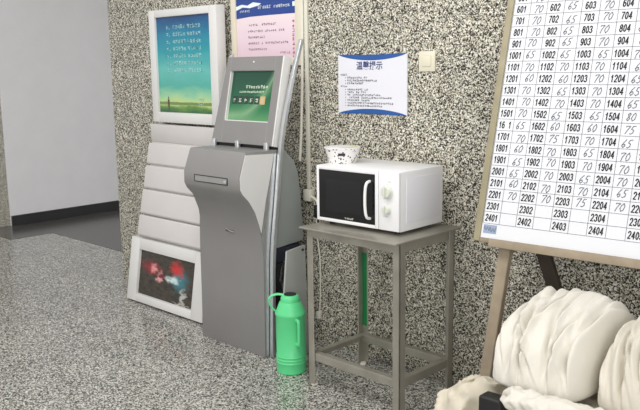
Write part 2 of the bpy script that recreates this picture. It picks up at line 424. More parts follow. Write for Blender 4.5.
# leaning screen head
O = Vector((KX0, -.302, 1.137)); U = Vector((1, 0, 0)); V = Vector((0, .10, .47)).normalized(); N = U.cross(V).normalized()
mt = Matrix((( U.x, V.x, N.x, O.x), (U.y, V.y, N.y, O.y), (U.z, V.z, N.z, O.z), (0, 0, 0, 1)))
HW, HH = .508, .48
def tl(bm_local):
    bm_local.transform(mt); return bm_local
sx0, sx1, sy0, sy1 = .086, .452, .124, .402
b = B()
for a in ((0, sx0, 0, HH), (sx1, HW, 0, HH), (sx0, sx1, 0, sy0), (sx0, sx1, sy1, HH)): box(b, a[0], a[1], a[2], a[3], -.03, 0, .0015, 1)
for v in b.verts:
    if v.co.x < .01: v.co.x += .055 * v.co.y / HH
obj('screen_bezel', tl(b), M['silver'], kk)
b = B(); box(b, .002, HW, .0, HH, -.06, -.031, .004)
for v in b.verts:
    if v.co.x < .01: v.co.x += .055 * v.co.y / HH
obj('screen_back', tl(b), M['light_silver'], kk)
b = B()
for a in ((sx0, sx0 + .007, sy0, sy1), (sx0, sx1, sy0, sy0 + .005)): box(b, a[0], a[1], a[2], a[3], -.03, -.004)
obj('inner_trim', tl(b), M['white_metal'], kk)
P = lambda x, y, z=0: mt @ Vector((x, y, z))
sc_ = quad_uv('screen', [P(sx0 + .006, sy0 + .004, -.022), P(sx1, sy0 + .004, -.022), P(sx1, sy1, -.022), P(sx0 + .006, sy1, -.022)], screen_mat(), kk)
r3 = random.Random(11)
w = M['white_ink']
sp = mark_line(.13, .185, .019, 9, .06, r3) + mark_line(.08, .160, .012, 17, .0, r3)
So = P(sx0, sy0, -.022)
print_on(sc_, sp, So, U, V, .001, mat('screen_white', (226, 236, 214), .5))
ic = []; ib = []; io = []
for i in range(6):
    x0 = .03 + i * .046
    (ib if i < 5 else io).append(rect(x0, .098, x0 + .040, .142)); ic += mark(x0 + .009, .107, .025, r3)
print_on(sc_, ib, So, U, V, .001, mat('screen_dark_tile', (28, 58, 46), .4))
print_on(sc_, io, So, U, V, .001, mat('screen_tan_tile', (200, 170, 120), .4))
print_on(sc_, ic, So, U, V, .002, mat('screen_symbol', (214, 222, 206), .5))
b = B(); box(b, HW + .0005, HW + .010, 0, HH, -.05, .002, .001); obj('edge_strip', tl(b), M['white_metal'], kk)
b = B(); t_ = bmesh.new(); bmesh.ops.create_uvsphere(t_, u_segments=12, v_segments=8, radius=.006); join(b, t_, Matrix.Translation((.28, .45, 0))); obj('camera_dot', tl(b), M['white_metal'], kk)
for xx in (.03, .235, .47):
    b = B(); lathe(b, [(.016, 1.115), (.016, 1.155)], KX0 + xx, -.305, 16); obj('support_post', b, M['alu'], kk)
b = B(); box(b, KX0 + .01, KX1 - .01, -.288, -.262, 1.10, 1.16); obj('neck', b, M['dark'], kk)
# slot and keyhole
sl = B(); frame(sl, -3.466, -3.187, .950, .988, .004, .004, .004, .004, -.549, -.540, .001); sl_o = obj('ticket_slot', sl, M['dark'], kk)
b = B(); box(b, -3.462, -3.191, -.5475, -.540, .954, .984); obj('slot_flap', b, mat('slot_grey', (150, 149, 147), .4, .1), sl_o)
b = B(); box(b, -3.215, -3.193, -.553, -.540, .956, .974, .002); obj('slot_latch', b, M['alu'], sl_o)
b = B(); box(b, -3.385, -3.318, -.409, -.395, .664, .674, .002); obj('card_slit', b, M['dark'], kk)
b = B(); tube(b, [(-3.385, -.406, .678), (-3.35, -.414, .672), (-3.316, -.410, .668)], .003, 8); obj('slit_lip', b, M['alu'], kk)

# loose cables behind the kiosk
b = B()
r4 = random.Random(5)
for i in range(5):
    px, pyy = -3.075 + .01 * r4.random(), -.29 + .012 * i
    pts = [(px, pyy, .497)]
    for k in range(1, 6): pts.append((-3.05 + .05 * (r4.random() - .5), -.28 + .09 * (r4.random() - .5), .50 - k * .078 + .03 * r4.random()))
    pts.append((-3.04 + .03 * i * .3, -.29 + .02 * i, .006))
    tube(b, pts, .0055, 8, 5)
obj('cable_bundle', b, M['dark'], None, cat='cables', label='tangle of dark cables hanging behind the kiosk near the green flask')

# grey loose cover panel leaning behind the flask
b = B()
cv = [(-.405, .0), (-.338, .598), (-.205, .612), (-.19, 0)]
prism_x(b, cv, -2.985, -2.973, .002)
pn = thing('cover_panel', 'grey sheet metal cover panel standing behind the green flask', 'panel', (-2.98, -.25, 0))
obj('sheet', b, M['galv'], pn)
b = B()
for yy, zz in ((-.225, .588),):
    t_ = bmesh.new(); bmesh.ops.create_cone(t_, cap_ends=True, segments=12, radius1=.007, radius2=.006, depth=.006); join(b, t_, Matrix.Translation((-2.970, yy, zz)) @ Matrix.Rotation(PI / 2, 4, 'Y'))
obj('screw', b, M['dark'], pn)

# ------------------------------------------------------------------ wall poster behind the kiosk
wp = thing('wall_poster', 'framed blue and pink notice poster on wall above the kiosk', 'poster', (-3.47, 0, 1.55))
b = B(); frame(b, -3.765, -3.172, 1.555, 2.15, .042, .048, .045, .04, -.022, -.001, .004); obj('poster_frame', b, M['cream'], wp)
def pinkmat():
    k = NT('pink_white_print'); b = k.bsdf
    uv = k.node('ShaderNodeUVMap'); sx = k.node('ShaderNodeSeparateXYZ'); k.link(uv.outputs[0], sx.inputs[0])
    col = k.ramp(sx.outputs[1], [(0, srgb(222, 196, 208)), (.3, srgb(232, 212, 222)), (.6, srgb(240, 226, 226)), (1, srgb(240, 222, 196))])
    k.link(col, b.inputs['Base Color']); b.inputs['Roughness'].default_value = .4
    return k.m
sh = quad_uv('sheet', [(-3.723, -.010, 1.60), (-3.22, -.010, 1.60), (-3.22, -.010, 2.11), (-3.723, -.010, 2.11)], pinkmat(), wp)
Op = (-3.723, -.010, 1.60)
band = [[(0, .228), (.12, .236), (.28, .238), (.503, .238), (.503, .51), (0, .51)]]
print_on(sh, band, Op, (1, 0, 0), (0, 0, 1), .0006, mat('navy_blue_print', (32, 66, 142), .4))
wh = [[(0, .298), (.05, .308), (.10, .300), (.15, .316), (.22, .306), (.20, .296), (.12, .285), (.06, .292), (0, .276)], rect(.475, .276, .499, .30)]
print_on(sh, wh, Op, (1, 0, 0), (0, 0, 1), .0012, M['white_ink'])
r5 = random.Random(21)
print_on(sh, mark_line(.19, .275, .019, 14, .0, r5) + mark_line(.03, .262, .014, 6, .1, r5), Op, (1, 0, 0), (0, 0, 1), .0014, M['white_ink'])
tx = mark_line(.11, .182, .014, 5, .1, r5) + mark_line(.22, .182, .014, 8, .1, r5)
for i, n in enumerate((20, 9, 21, 10)): tx += mark_line(.10, .146 - i * .034, .0145, n, .12, r5)
tx += mark_line(.37, .022, .012, 6, .1, r5)
print_on(sh, tx, Op, (1, 0, 0), (0, 0, 1), .0006, mat('plum_print', (140, 92, 112), .6))
print_on(sh, [p for i in range(9) for p in mark(.47, .185 - i * .024, .02, r5)], Op, (1, 0, 0), (0, 0, 1), .0006, M['red_ink'])

wp.location.x += .013
# ------------------------------------------------------------------ cables on the wall
b = B(); box(b, -3.146, -3.122, -.014, -.0005, .876, 3.1, .003); obj('cable_trunking', b, M['cord'], None, cat='cable trunking', label='straight white cable trunking running down the wall beside the kiosk')
b = B(); tube(b, [(-3.160, -.010, 3.0), (-3.160, -.012, 2.2), (-3.158, -.014, 1.7), (-3.170, -.022, 1.25), (-3.182, -.028, 1.03)], .0085, 8, 8); obj('hanging_cord', b, M['cord'], None, cat='cord', label='thin white cord hanging loose against the trunking, its end free')

# ------------------------------------------------------------------ notice sign
ns = thing('notice_sign', 'white printed notice with blue wavy top and bottom edges above microwave', 'notice', (-2.675, 0, 1.30))
sx_, sz_, sw_, sh_ = -2.905, 1.302, .459, .306
b = B()
n = 16
def wave_top(t): return sh_ - .005 * math.sin(PI * t) * (1 - .0 * t)
def wave_bot(t): return .014 * math.sin(PI * t)
tp = [(sx_ + sw_ * i / n, wave_top(i / n) + sz_) for i in range(n + 1)]; bt = [(sx_ + sw_ * i / n, sz_ + wave_bot(i / n) * .2) for i in range(n + 1)]
for i in range(n):
    for (ya, yb) in ((-.004, -.001),):
        face(b, [(bt[i][0], ya, bt[i][1]), (bt[i + 1][0], ya, bt[i + 1][1]), (tp[i + 1][0], ya, tp[i + 1][1]), (tp[i][0], ya, tp[i][1])])
        face(b, [(bt[i][0], yb, bt[i][1]), (tp[i][0], yb, tp[i][1]), (tp[i + 1][0], yb, tp[i + 1][1]), (bt[i + 1][0], yb, bt[i + 1][1])])
        face(b, [(tp[i][0], ya, tp[i][1]), (tp[i + 1][0], ya, tp[i + 1][1]), (tp[i + 1][0], yb, tp[i + 1][1]), (tp[i][0], yb, tp[i][1])])
sheet = obj('board', b, M['posterpaper'], ns, shade=False)
On = (sx_, -.004, sz_)
top = [(sw_ * i / n, wave_top(i / n)) for i in range(n + 1)] + [(sw_ * i / n, sh_ - .001 - .032 * math.sin(PI * i / n) ** .7) for i in range(n, -1, -1)]
bot = [(sw_ * i / n, wave_bot(i / n) * .2) for i in range(n + 1)] + [(sw_ * i / n, .001 + .028 * math.sin(PI * i / n) ** .7) for i in range(n, -1, -1)]
def strip(poly):
    h = len(poly) // 2; a = poly[:h]; c = poly[h:][::-1]
    return [[a[i], a[i + 1], c[i + 1], c[i]] for i in range(h - 1)]
print_on(sheet, strip(top), On, (1, 0, 0), (0, 0, 1), .0008, M['blue'])
print_on(sheet, [q[::-1] for q in strip(bot)], On, (1, 0, 0), (0, 0, 1), .0008, M['blue'])
title = text_polys('温馨提示', .044, .018)
x0, x1, y0, y1 = bounds(title)
print_on(sheet, shift(title, .215 - (x0 + x1) / 2, .231), On, (1, 0, 0), (0, 0, 1), .001, mat('navy_print', (48, 62, 118), .6))
r6 = random.Random(9)
tx = mark_line(.018, .196, .011, 4, .1, r6)
for i, nn in enumerate((11, 16, 9)): tx += mark_line(.065 if i else .065, .181 - i * .0145, .0115, nn, .1, r6) + [rect(.05, .184 - i * .0145, .054, .188 - i * .0145)]
tx += mark_line(.018, .137, .011, 4, .1, r6)
for i, nn in enumerate((12, 11, 19, 25, 13, 26, 20)): tx += mark_line(.065, .121 - i * .0138, .0108, nn, .1, r6) + [rect(.05, .124 - i * .0138, .054, .128 - i * .0138)]
print_on(sheet, tx, On, (1, 0, 0), (0, 0, 1), .001, M['textgrey'])

# ------------------------------------------------------------------ switch plate
sp_ = thing('switch_plate', 'blank ivory square switch plate on granite wall right of the notice', 'switch plate', (-2.325, 0, 1.52))
b = B(); box(b, -2.374, -2.278, -.010, -.0005, 1.517, 1.613, .004); obj('plate', b, M['plate'], sp_)
b = B(); box(b, -2.352, -2.300, -.0135, -.009, 1.540, 1.592, .003); obj('cover', b, M['plate'], sp_)

# ------------------------------------------------------------------ steel table
st = thing('steel_table', 'worn stainless steel table with an open lower frame, microwave on top', 'table', (-2.39, -.3, 0))
TX0, TX1, TY0, TY1, TZ = -2.680, -2.088, -.535, -.045, .80
b = B(); box(b, TX0, TX1, TY0, TY1, TZ - .010, TZ, .003); obj('tabletop', b, M['steel'], st)
ap = B(); ins = .03
box(ap, TX0 + ins, TX1 - .012, TY0 + ins + .003, TY0 + ins + .02, TZ - .050, TZ - .0105); box(ap, TX0 + ins, TX1 - .012, TY1 - .07, TY1 - .05, TZ - .052, TZ - .0105)
box(ap, TX0 + ins, TX0 + ins + .02, TY0 + ins + .02, TY1 - .07, TZ - .052, TZ - .0105); box(ap, TX1 - .032, TX1 - .013, TY0 + ins + .02, TY1 - .07, TZ - .052, TZ - .0105)
obj('apron', ap, M['steel'], st)
LW = .041
lx = (TX0 + .016, TX1 - .006 - LW); ly = (TY0 + .034, TY1 - .050 - LW)
for i, xx in enumerate(lx):
    for j, yy in enumerate(ly):
        # angle-iron leg: two flanges meeting at the outer corner
        q = B(); t = .006
        ex = (xx, xx + t) if i == 0 else (xx + LW - t, xx + LW); ey = (yy, yy + t) if j == 0 else (yy + LW - t, yy + LW)
        box(q, xx, xx + LW, ey[0], ey[1], .012, TZ - .0105, .0015, 1); box(q, ex[0], ex[1], yy, yy + LW, .012, TZ - .0105, .0015, 1)
        leg = obj('leg', q, M['steel'], st)
        q = B(); lathe(q, [(.016, 0), (.018, .004), (.014, .013)], xx + LW / 2, yy + LW / 2, 14); obj('foot', q, M['cord'], leg, label='small white plastic foot')
        if i == 0 and j == 1:
            q = B(); box(q, xx + .006, xx + LW - .006, ey[0] - .0015, ey[0] - .0002, .21, .60); obj('green_strip', q, M['dgreen'], leg, label='dark green strip on the leg')  # thin dark green strip laid on the leg
RZ = .165
for (xa, xb, ya, yb) in ((lx[0] + .008, lx[1] + LW - .008, ly[0] + .008, ly[0] + .04), (lx[0] + .008, lx[1] + LW - .008, ly[1] + .006, ly[1] + .038)):
    q = B(); box(q, xa, xb, ya, yb, RZ, RZ + .006, .001, 1); box(q, xa, xb, ya, ya + .006, RZ - .034, RZ + .0, .001, 1); obj('stretcher', q, M['steel'], st)
for (xa, xb) in ((lx[0] + .008, lx[0] + .04), (lx[1] + .006, lx[1] + .038)):
    q = B(); box(q, xa, xb, ly[0] + .041, ly[1] + .005, RZ, RZ + .006, .001, 1)
    xo = xa if xa < -2.4 else xb - .006
    box(q, xo, xo + .006, ly[0] + .041, ly[1] + .005, RZ - .034, RZ, .001, 1); obj('stretcher', q, M['steel'], st)

# ------------------------------------------------------------------ microwave (local frame: x along front, -y front, z up)
mw = thing('microwave_oven', 'white microwave oven with black glass door on steel table', 'microwave', (-2.420, -.247, TZ), R(1.0))
W, D, Z0, H = .494, .335, .016, .271
hx, hy = W / 2, D / 2
b = B(); box(b, -hx, hx, -hy + .012, hy, Z0, Z0 + H, .006); obj('cabinet', b, M['micro'], mw, True)
b = B(); box(b, hx - .002, hx + .003, -hy + .05, hy - .03, Z0 + .035, Z0 + H - .03, .003); obj('side_panel', b, M['micro_side'], mw, True)
dx1 = -hx + W * .765
b = B(); frame(b, -hx, dx1, Z0 + .004, Z0 + H - .002, .015, .018, .016, .018, -hy - .006, -hy + .0115, .003); door = obj('door', b, M['micro'], mw, True)
b = B(); box(b, -hx + .0155, dx1 - .0185, -hy - .004, -hy + .011, Z0 + .0205, Z0 + H - .0205); gl = obj('door_glass', b, M['glass'], door, True)
b = B(); box(b, -hx + .06, dx1 - .10, -hy - .0048, -hy - .0038, Z0 + .055, Z0 + H - .06); obj('window_mesh', b, M['window'], door, True)
b = B(); hxh = dx1 - .046
tube(b, [(hxh, -hy - .006, Z0 + H - .052), (hxh, -hy - .030, Z0 + H - .060), (hxh - .004, -hy - .036, Z0 + H - .10), (hxh - .004, -hy - .036, Z0 + .10), (hxh, -hy - .030, Z0 + .058), (hxh, -hy - .006, Z0 + .048)], .0068, 12, 8); obj('handle', b, M['micro'], door, True)
polys = text_polys('Midea', .018, .006)
polys = mark_line(0, 0, .011, 5, .0, random.Random(2))
obj('maker_mark', on_plane(polys, (-.07, -hy - .004, Z0 + .026), (1, 0, 0), (0, 0, 1), .0006), M['cord'], door, True, shade=False)
b = B(); box(b, dx1 + .003, hx, -hy - .004, -hy + .0115, Z0 + .004, Z0 + H - .002, .003); cp = obj('control_panel', b, M['micro'], mw, True)
def knob(cx, cz, r, m, ridge):
    q = B(); t_ = bmesh.new()
    lathe(t_, [(r * 1.12, 0), (r * 1.12, .003), (r, .004), (r * .93, .018), (r * .86, .020)], 0, 0, 28)
    if ridge: box(t_, -r * .14, r * .14, -r * .95, r * .95, .018, .030, .002)
    join(q, t_, Matrix.Translation((cx, -hy - .004, cz)) @ Matrix.Rotation(PI / 2, 4, 'X')); return q
kx = (dx1 + hx) / 2 - .004
o_ = obj('timer_dial', knob(kx, Z0 + H * .66, .026, None, True), M['dial'], cp, True)
obj('power_dial', knob(kx - .002, Z0 + H * .365, .019, None, True), M['dial'], cp, True)
ticks = []
for i in range(24):
    a = 2 * PI * i / 24; ticks += stroke([(.032 * math.cos(a), .032 * math.sin(a)), (.036 * math.cos(a), .036 * math.sin(a))], .001)
ticks += shift(sum([stroke([(.0235 * math.cos(2 * PI * i / 14), .0235 * math.sin(2 * PI * i / 14)), (.026 * math.cos(2 * PI * i / 14), .026 * math.sin(2 * PI * i / 14))], .001) for i in range(14)], []), -.002, -.079)
ticks += mark_line(-.024, -.113, .006, 4, .2, r6) + mark_line(.0, .044, .005, 3, .3, r6)
obj('dial_marks', on_plane(ticks, (kx, -hy - .004, Z0 + H * .66), (1, 0, 0), (0, 0, 1), .0006), M['grid'], cp, True, shade=False)
for sx in (-1, 1):
    for sy in (-1, 1):
        q = B(); lathe(q, [(.014, 0), (.016, Z0 + .001)], sx * (hx - .05), sy * (hy - .05), 14); obj('foot', q, M['dark'], mw, True)
# mains lead from the rear, up to the socket hanging on the wall trunking
pc = thing('mains_cord', 'short black mains cord with plug hanging left of the microwave', 'cord', (-3.03, -.045, .69))
b = B(); tube(b, [(-2.672, -.12, .86), (-2.695, -.11, .835), (-2.725, -.105, .80), (-2.83, -.09, .71), (-2.94, -.07, .67), (-3.02, -.05, .69), (-3.03, -.045, .726)], .0055, 8, 8)
obj('flex', b, M['dark'], pc)
b = B(); box(b, -3.050, -3.012, -.062, -.028, .726, .80, .009, 3); obj('plug', b, M['dark'], pc)
b = B(); tube(b, [(-3.03, -.045, .798), (-3.045, -.04, .822), (-3.093, -.03, .838)], .007, 8, 5); obj('stub', b, M['cord'], pc)
b = B(); box(b, -3.150, -3.094, -.04, -.001, .81, .874, .004)
sk = thing('wall_socket', 'small white cable socket with dangling lead at the foot of the trunking', 'socket', (-3.12, 0, .81))
obj('socket_box', b, M['cord'], sk)
b = B(); tube(b, [(-3.095, -.006, .808), (-3.080, -.006, .70), (-3.075, -.006, .605), (-3.058, -.006, .481), (-3.058, -.006, .308), (-3.066, -.006, .177)], .004, 8, 8)
cd = obj('lead', b, M['cord'], sk)
b = B(); box(b, -3.080, -3.056, -.024, -.0008, .135, .178, .004); obj('connector', b, M['cord'], cd)

# ------------------------------------------------------------------ noodle bowl on the microwave
nb = thing('noodle_bowl', 'white speckled paper bowl with a yellow-rimmed lid on microwave', 'bowl', (-2.622, -.285, TZ + Z0 + H))
def bowl_mat():
    k = NT('patterned_paper'); b = k.bsdf
    tc = k.node('ShaderNodeTexCoord'); v = k.node('ShaderNodeTexVoronoi', i_Scale=80.); k.link(tc.outputs['Object'], v.inputs['Vector'])
    s = k.node('ShaderNodeSeparateColor'); k.link(v.outputs['Color'], s.inputs[0])
    fac = k.math('MULTIPLY', k.math('LESS_THAN', v.outputs['Distance'], .36), k.math('GREATER_THAN', s.outputs[0], .35))
    c = k.mix(s.outputs[1], srgb(70, 60, 66), srgb(130, 110, 104))
    k.link(k.mix(fac, srgb(236, 234, 232), c), b.inputs['Base Color']); b.inputs['Roughness'].default_value = .5
    return k.m
b = B(); lathe(b, [(.066, 0), (.068, .004), (.085, .066), (.088, .068), (.088, .072)], 0, 0, 40); obj('cup', b, bowl_mat(), nb, True)
b = B(); lathe(b, [(.089, .0725), (.089, .076), (.082, .0775)], 0, 0, 40); ld = obj('lid', b, M['micro'], nb, True)
b = B(); n = 20
arc = [(.0775 * math.cos(a), .0775 * math.sin(a)) for a in [R(-60 + 170 * i / n) for i in range(n + 1)]]
arc2 = [(.045 * math.cos(a) + .012, .045 * math.sin(a) + .012) for a in [R(-60 + 170 * i / n) for i in range(n + 1)]]
for i in range(n): face(b, [(arc[i][0], arc[i][1], .0782), (arc[i + 1][0], arc[i + 1][1], .0782), (arc2[i + 1][0], arc2[i + 1][1], .0782), (arc2[i][0], arc2[i][1], .0782)])
obj('lid_print', b, M['lidyellow'], ld, True, shade=False)
b = B()
for i in range(6):
    a0, a1 = R(-62 + i * 4), R(-58 + i * 4); ra, rb = .0802, .0838
    face(b, [(ra * math.cos(a0), ra * math.sin(a0), .040), (ra * math.cos(a1), ra * math.sin(a1), .040), (rb * math.cos(a1), rb * math.sin(a1), .052), (rb * math.cos(a0), rb * math.sin(a0), .052)])
obj('label_patch', b, M['textgrey'], nb, True, shade=False)

# ------------------------------------------------------------------ green vacuum flask
fx, fy = -2.862, -.428
tf = thing('thermos_flask', 'bright green plastic vacuum flask on floor by the table leg', 'flask', (fx, fy, 0))
r0 = .076
pr = [(r0 - .006, 0), (r0, .006)]
for k in range(3):
    z = .058 + k * .016; pr += [(r0, z - .005), (r0 + .003, z), (r0, z + .005)]
pr += [(r0, .300), (r0 + .003, .306), (r0 + .003, .314), (r0, .320), (r0 - .006, .335), (r0 - .020, .368), (r0 - .024, .374)]
b = B(); lathe(b, [(r, z) for r, z in pr], fx, fy, 40); obj('body', b, M['green'], tf)
b = B(); lathe(b, [(.049, .3745), (.049, .388), (.046, .398), (.040, .405), (.034, .407)], fx, fy, 32); lid = obj('lid', b, M['green'], tf)
b = B(); lathe(b, [(.032, .4072), (.032, .4105), (.026, .411)], fx, fy, 24); obj('stopper', b, M['dark'], lid, label='dark stopper ring')
Lf = Vector((-.716, -.698, 0)) # towards the left as seen from the room
c0 = Vector((fx, fy, 0))
b = B(); tube(b, [c0 + Lf * -.02 + Vector((.02, -.02, .392)), c0 + Lf * .045 + Vector((0, 0, .408)), c0 + Lf * .085 + Vector((0, 0, .405)), c0 + Lf * .108 + Vector((0, 0, .385)), c0 + Lf * .098 + Vector((0, 0, .345)), c0 + Lf * .074 + Vector((0, 0, .318))], .0075, 10, 8, flat=.6); obj('carry_loop', b, M['green'], tf)
hd = Vector((.93, -.36, 0)).normalized()
b = B(); e = c0 + hd * (r0 - .002)
tube(b, [e + Vector((0, 0, .292)), e + hd * .022 + Vector((0, 0, .292)), e + hd * .033 + Vector((0, 0, .280)), e + hd * .033 + Vector((0, 0, .180)), e + hd * .022 + Vector((0, 0, .166)), e + Vector((0, 0, .166))], .009, 10, 6); obj('grip', b, M['green'], tf)

# ------------------------------------------------------------------ easel with the price chart
BP = Vector((-1.77, -.300, .919)); TH, PH = R(3.35), R(14.4)
U = Vector((math.cos(TH), math.sin(TH), 0)); nh = Vector((-math.sin(TH), math.cos(TH), 0))
V = (math.cos(PH) * Vector((0, 0, 1)) + math.sin(PH) * nh).normalized(); N = U.cross(V).normalized()
# N points to the room
if N.y > 0: N = -N
mb = Matrix(((U.x, V.x, N.x, BP.x), (U.y, V.y, N.y, BP.y), (U.z, V.z, N.z, BP.z), (0, 0, 0, 1)))
ez = thing('easel', 'wooden easel leaning at wall holding a white board of room prices', 'easel', (-1.3, -.3, 0))
def eb(*a, bev=.003):
    q = B(); box(q, *a, bev); q.transform(mb); return q
UL, UR, VB, VT = -.066, 1.15, -.10, 1.10
obj('board', eb(UL + .02, UR - .02, VB + .02, VT - .02, -.030, -.012), M['darkwood'], ez)
obj('frame_bar', eb(UL - .004, -.040, VB - .002, VT, -.034, .004), M['wood2'], ez)
obj('frame_bar', eb(UR - .03, UR, VB - .002, VT, -.034, .004), M['wood2'], ez)
obj('frame_bar', eb(-.039, UR - .031, VT - .03, VT, -.034, .004), M['wood2'], ez)
obj('ledge', eb(.012, UR - .031, VB - .020, VB + .014, -.034, .022), M['wood'], ez)
obj('frame_bar', eb(-.039, .011, VB - .006, VB + .014, -.034, .006), M['wood'], ez)
ps = obj('price_sheet', eb(-.0385, UR - .0315, VB + .0145, VT - .0305, -.0115, -.001, bev=0), M['paper'], ez, shade=False)
A_, Bp = .1500, .0489
dig = {}
nums = []; hand = []; lines = []
prices = {10: '65 65 65 70 65', 11: '70 70 70 65 70', 12: '60 60 70 65 70', 13: '70 65 70 65 60', 14: '70 70 70 65 70', 15: '70 65 65 80 70', 16: '65 60 60 75 70', 17: '70 75 70 65 65',
          18: '60 70 65 70 70', 19: '65 70 70 70 65', 20: '65 70 65 70 70', 21: '60 70 70 65 70', 22: '70 70 75 70 65'}
H_ = {'0': [[(.55, .98), (.2, .75), (.1, .35), (.35, .02), (.75, .2), (.85, .65), (.55, .98)]], '7': [[(.05, .85), (.15, .97), (.85, .98), (.45, .45), (.3, .0)]],
      '6': [[(.7, 1.), (.3, .65), (.12, .25), (.4, .0), (.75, .2), (.6, .45), (.2, .3)]], '5': [[(.9, .98), (.35, .95), (.25, .58), (.7, .5), (.75, .15), (.3, .0), (.1, .1)]], '8': [[(.75, .85), (.45, 1.), (.25, .78), (.75, .25), (.45, .0), (.2, .22), (.75, .85)]]}
ell = lambda cx, cy, rx, ry, a0=0, a1=360, n=14: [(cx + rx * math.cos(R(a0 + (a1 - a0) * i / n)), cy + ry * math.sin(R(a0 + (a1 - a0) * i / n))) for i in range(n + 1)]
BD = {'0': [ell(.5, .5, .36, .5)], '1': [[(.55, 0), (.55, 1.0), (.42, .82), (.2, .72)]], '2': [ell(.5, .72, .36, .28, 170, -30, 9) + [(.14, 0), (.88, 0)]],
      '3': [ell(.47, .75, .33, .25, 160, -80, 9) + ell(.47, .26, .38, .26, 80, -165, 10)], '4': [[(.68, 0), (.68, 1.), (.1, .28), (.92, .28)]],
      '5': [[(.82, 1.), (.26, 1.), (.18, .5)] + ell(.48, .32, .37, .32, 130, -160, 10)], '6': [ell(.52, .55, .38, .45, 50, 200, 8) + ell(.5, .3, .36, .3, 180, 540, 14)],
      '7': [[(.12, 1.), (.88, 1.), (.55, .5), (.4, 0)]], '8': [ell(.5, .75, .31, .25), ell(.5, .26, .38, .26)], '9': [ell(.5, .68, .36, .32) , ell(.48, .45, .38, .45, 10, -135, 8)]}
def bold_num(s, cx, y, h):
    out = []; w = h * .40; ad = h * .475; x = cx - ad * len(s) / 2
    for ch in s:
        for st_ in BD.get(ch, []):
            out += stroke([(x + px * w + py_ * h * .05, y + h * .07 + py_ * h * .86) for px, py_ in st_], h * .135)
        x += ad
    return out
rh_ = random.Random(17)
def hand_num(s, x, y, h):
    out = []
    for i, ch in enumerate(s):
        for st_ in H_[ch]:
            pts = [(x + i * h * .62 + (px * .62 + py_ * .22) * h, y + py_ * h) for px, py_ in st_]
            out += stroke([(px + rh_.uniform(-.001, .001), q + rh_.uniform(-.001, .001)) for px, q in pts], .0026)
    return out
for row in range(3, 25):
    j = 24 - row; y = j * Bp
    for c in range(1, 8):
        s = '%d%02d' % (row, c)
        if row == 16 and c == 1: s = '16 1'
        cx = (c - 1) * A_ * .985
        nums += bold_num(s, cx, y - .0155, .0305)
        if row <= 22:
            pv = prices.get(row, '70 65 70 65 70').split()
            v_ = pv[(c - 1) % 5]
            hand += hand_num(v_, cx + .052 + rh_.uniform(-.006, .006), y - .016 + rh_.uniform(-.005, .004), .031)
xL, xR = -.036, 6.5 * A_
for j in range(0, 23): lines.append(rect(xL, j * Bp - .0245 - .0009, xR, j * Bp - .0245 + .0009))
for c in range(0, 7):
    for f in (-.036, .038): lines.append(rect(c * A_ * .985 + f - .0009, -.0245, c * A_ * .985 + f + .0009, 22 * Bp))
Os = BP - N * .001
def art(name, polys, off, m, **kw):
    print_on(ps, polys, Os, U, V, 0, m, Matrix.Translation(N * off))
art('grid_lines', lines, .0006, M['grid']); art('printed_numbers', nums, .001, M['ink']); art('handwritten_prices', hand, .0012, M['pen'])
art('blue_stamp', [rect(-.030, -.066, .030, -.030)], .0006, mat('pale_blue_print', (150, 164, 190), .6))
art('stamp_squiggle', stroke([(-.028 + .0035 * i, -.048 + .011 * math.sin(i * 1.7) * (1 if i % 3 else .3)) for i in range(17)], .002), .0012, M['pen'])
def pl(u, v, w=0): return BP + U * u + V * v + N * w
def leg_front(u, spread):
    v0 = VB + .02; v1 = -(BP.z) / V.z
    q = B(); p = pl(u, v0, -.052); e = pl(u + spread, v1, -.052); e = p + (e - p) * ((p.z - .004) / (p.z - e.z))
    beam(q, e, p, .050, .034, nh); return q
obj('leg', leg_front(.060, -.01), M['wood'], ez); obj('leg', leg_front(1.09, .01), M['wood'], ez)
q = B(); beam(q, (-1.372, -.05, .004), (-1.66, -.115, .84), .058, .03, nh); obj('rear_leg', q, M['darkwood'], ez, label='dark rear prop')

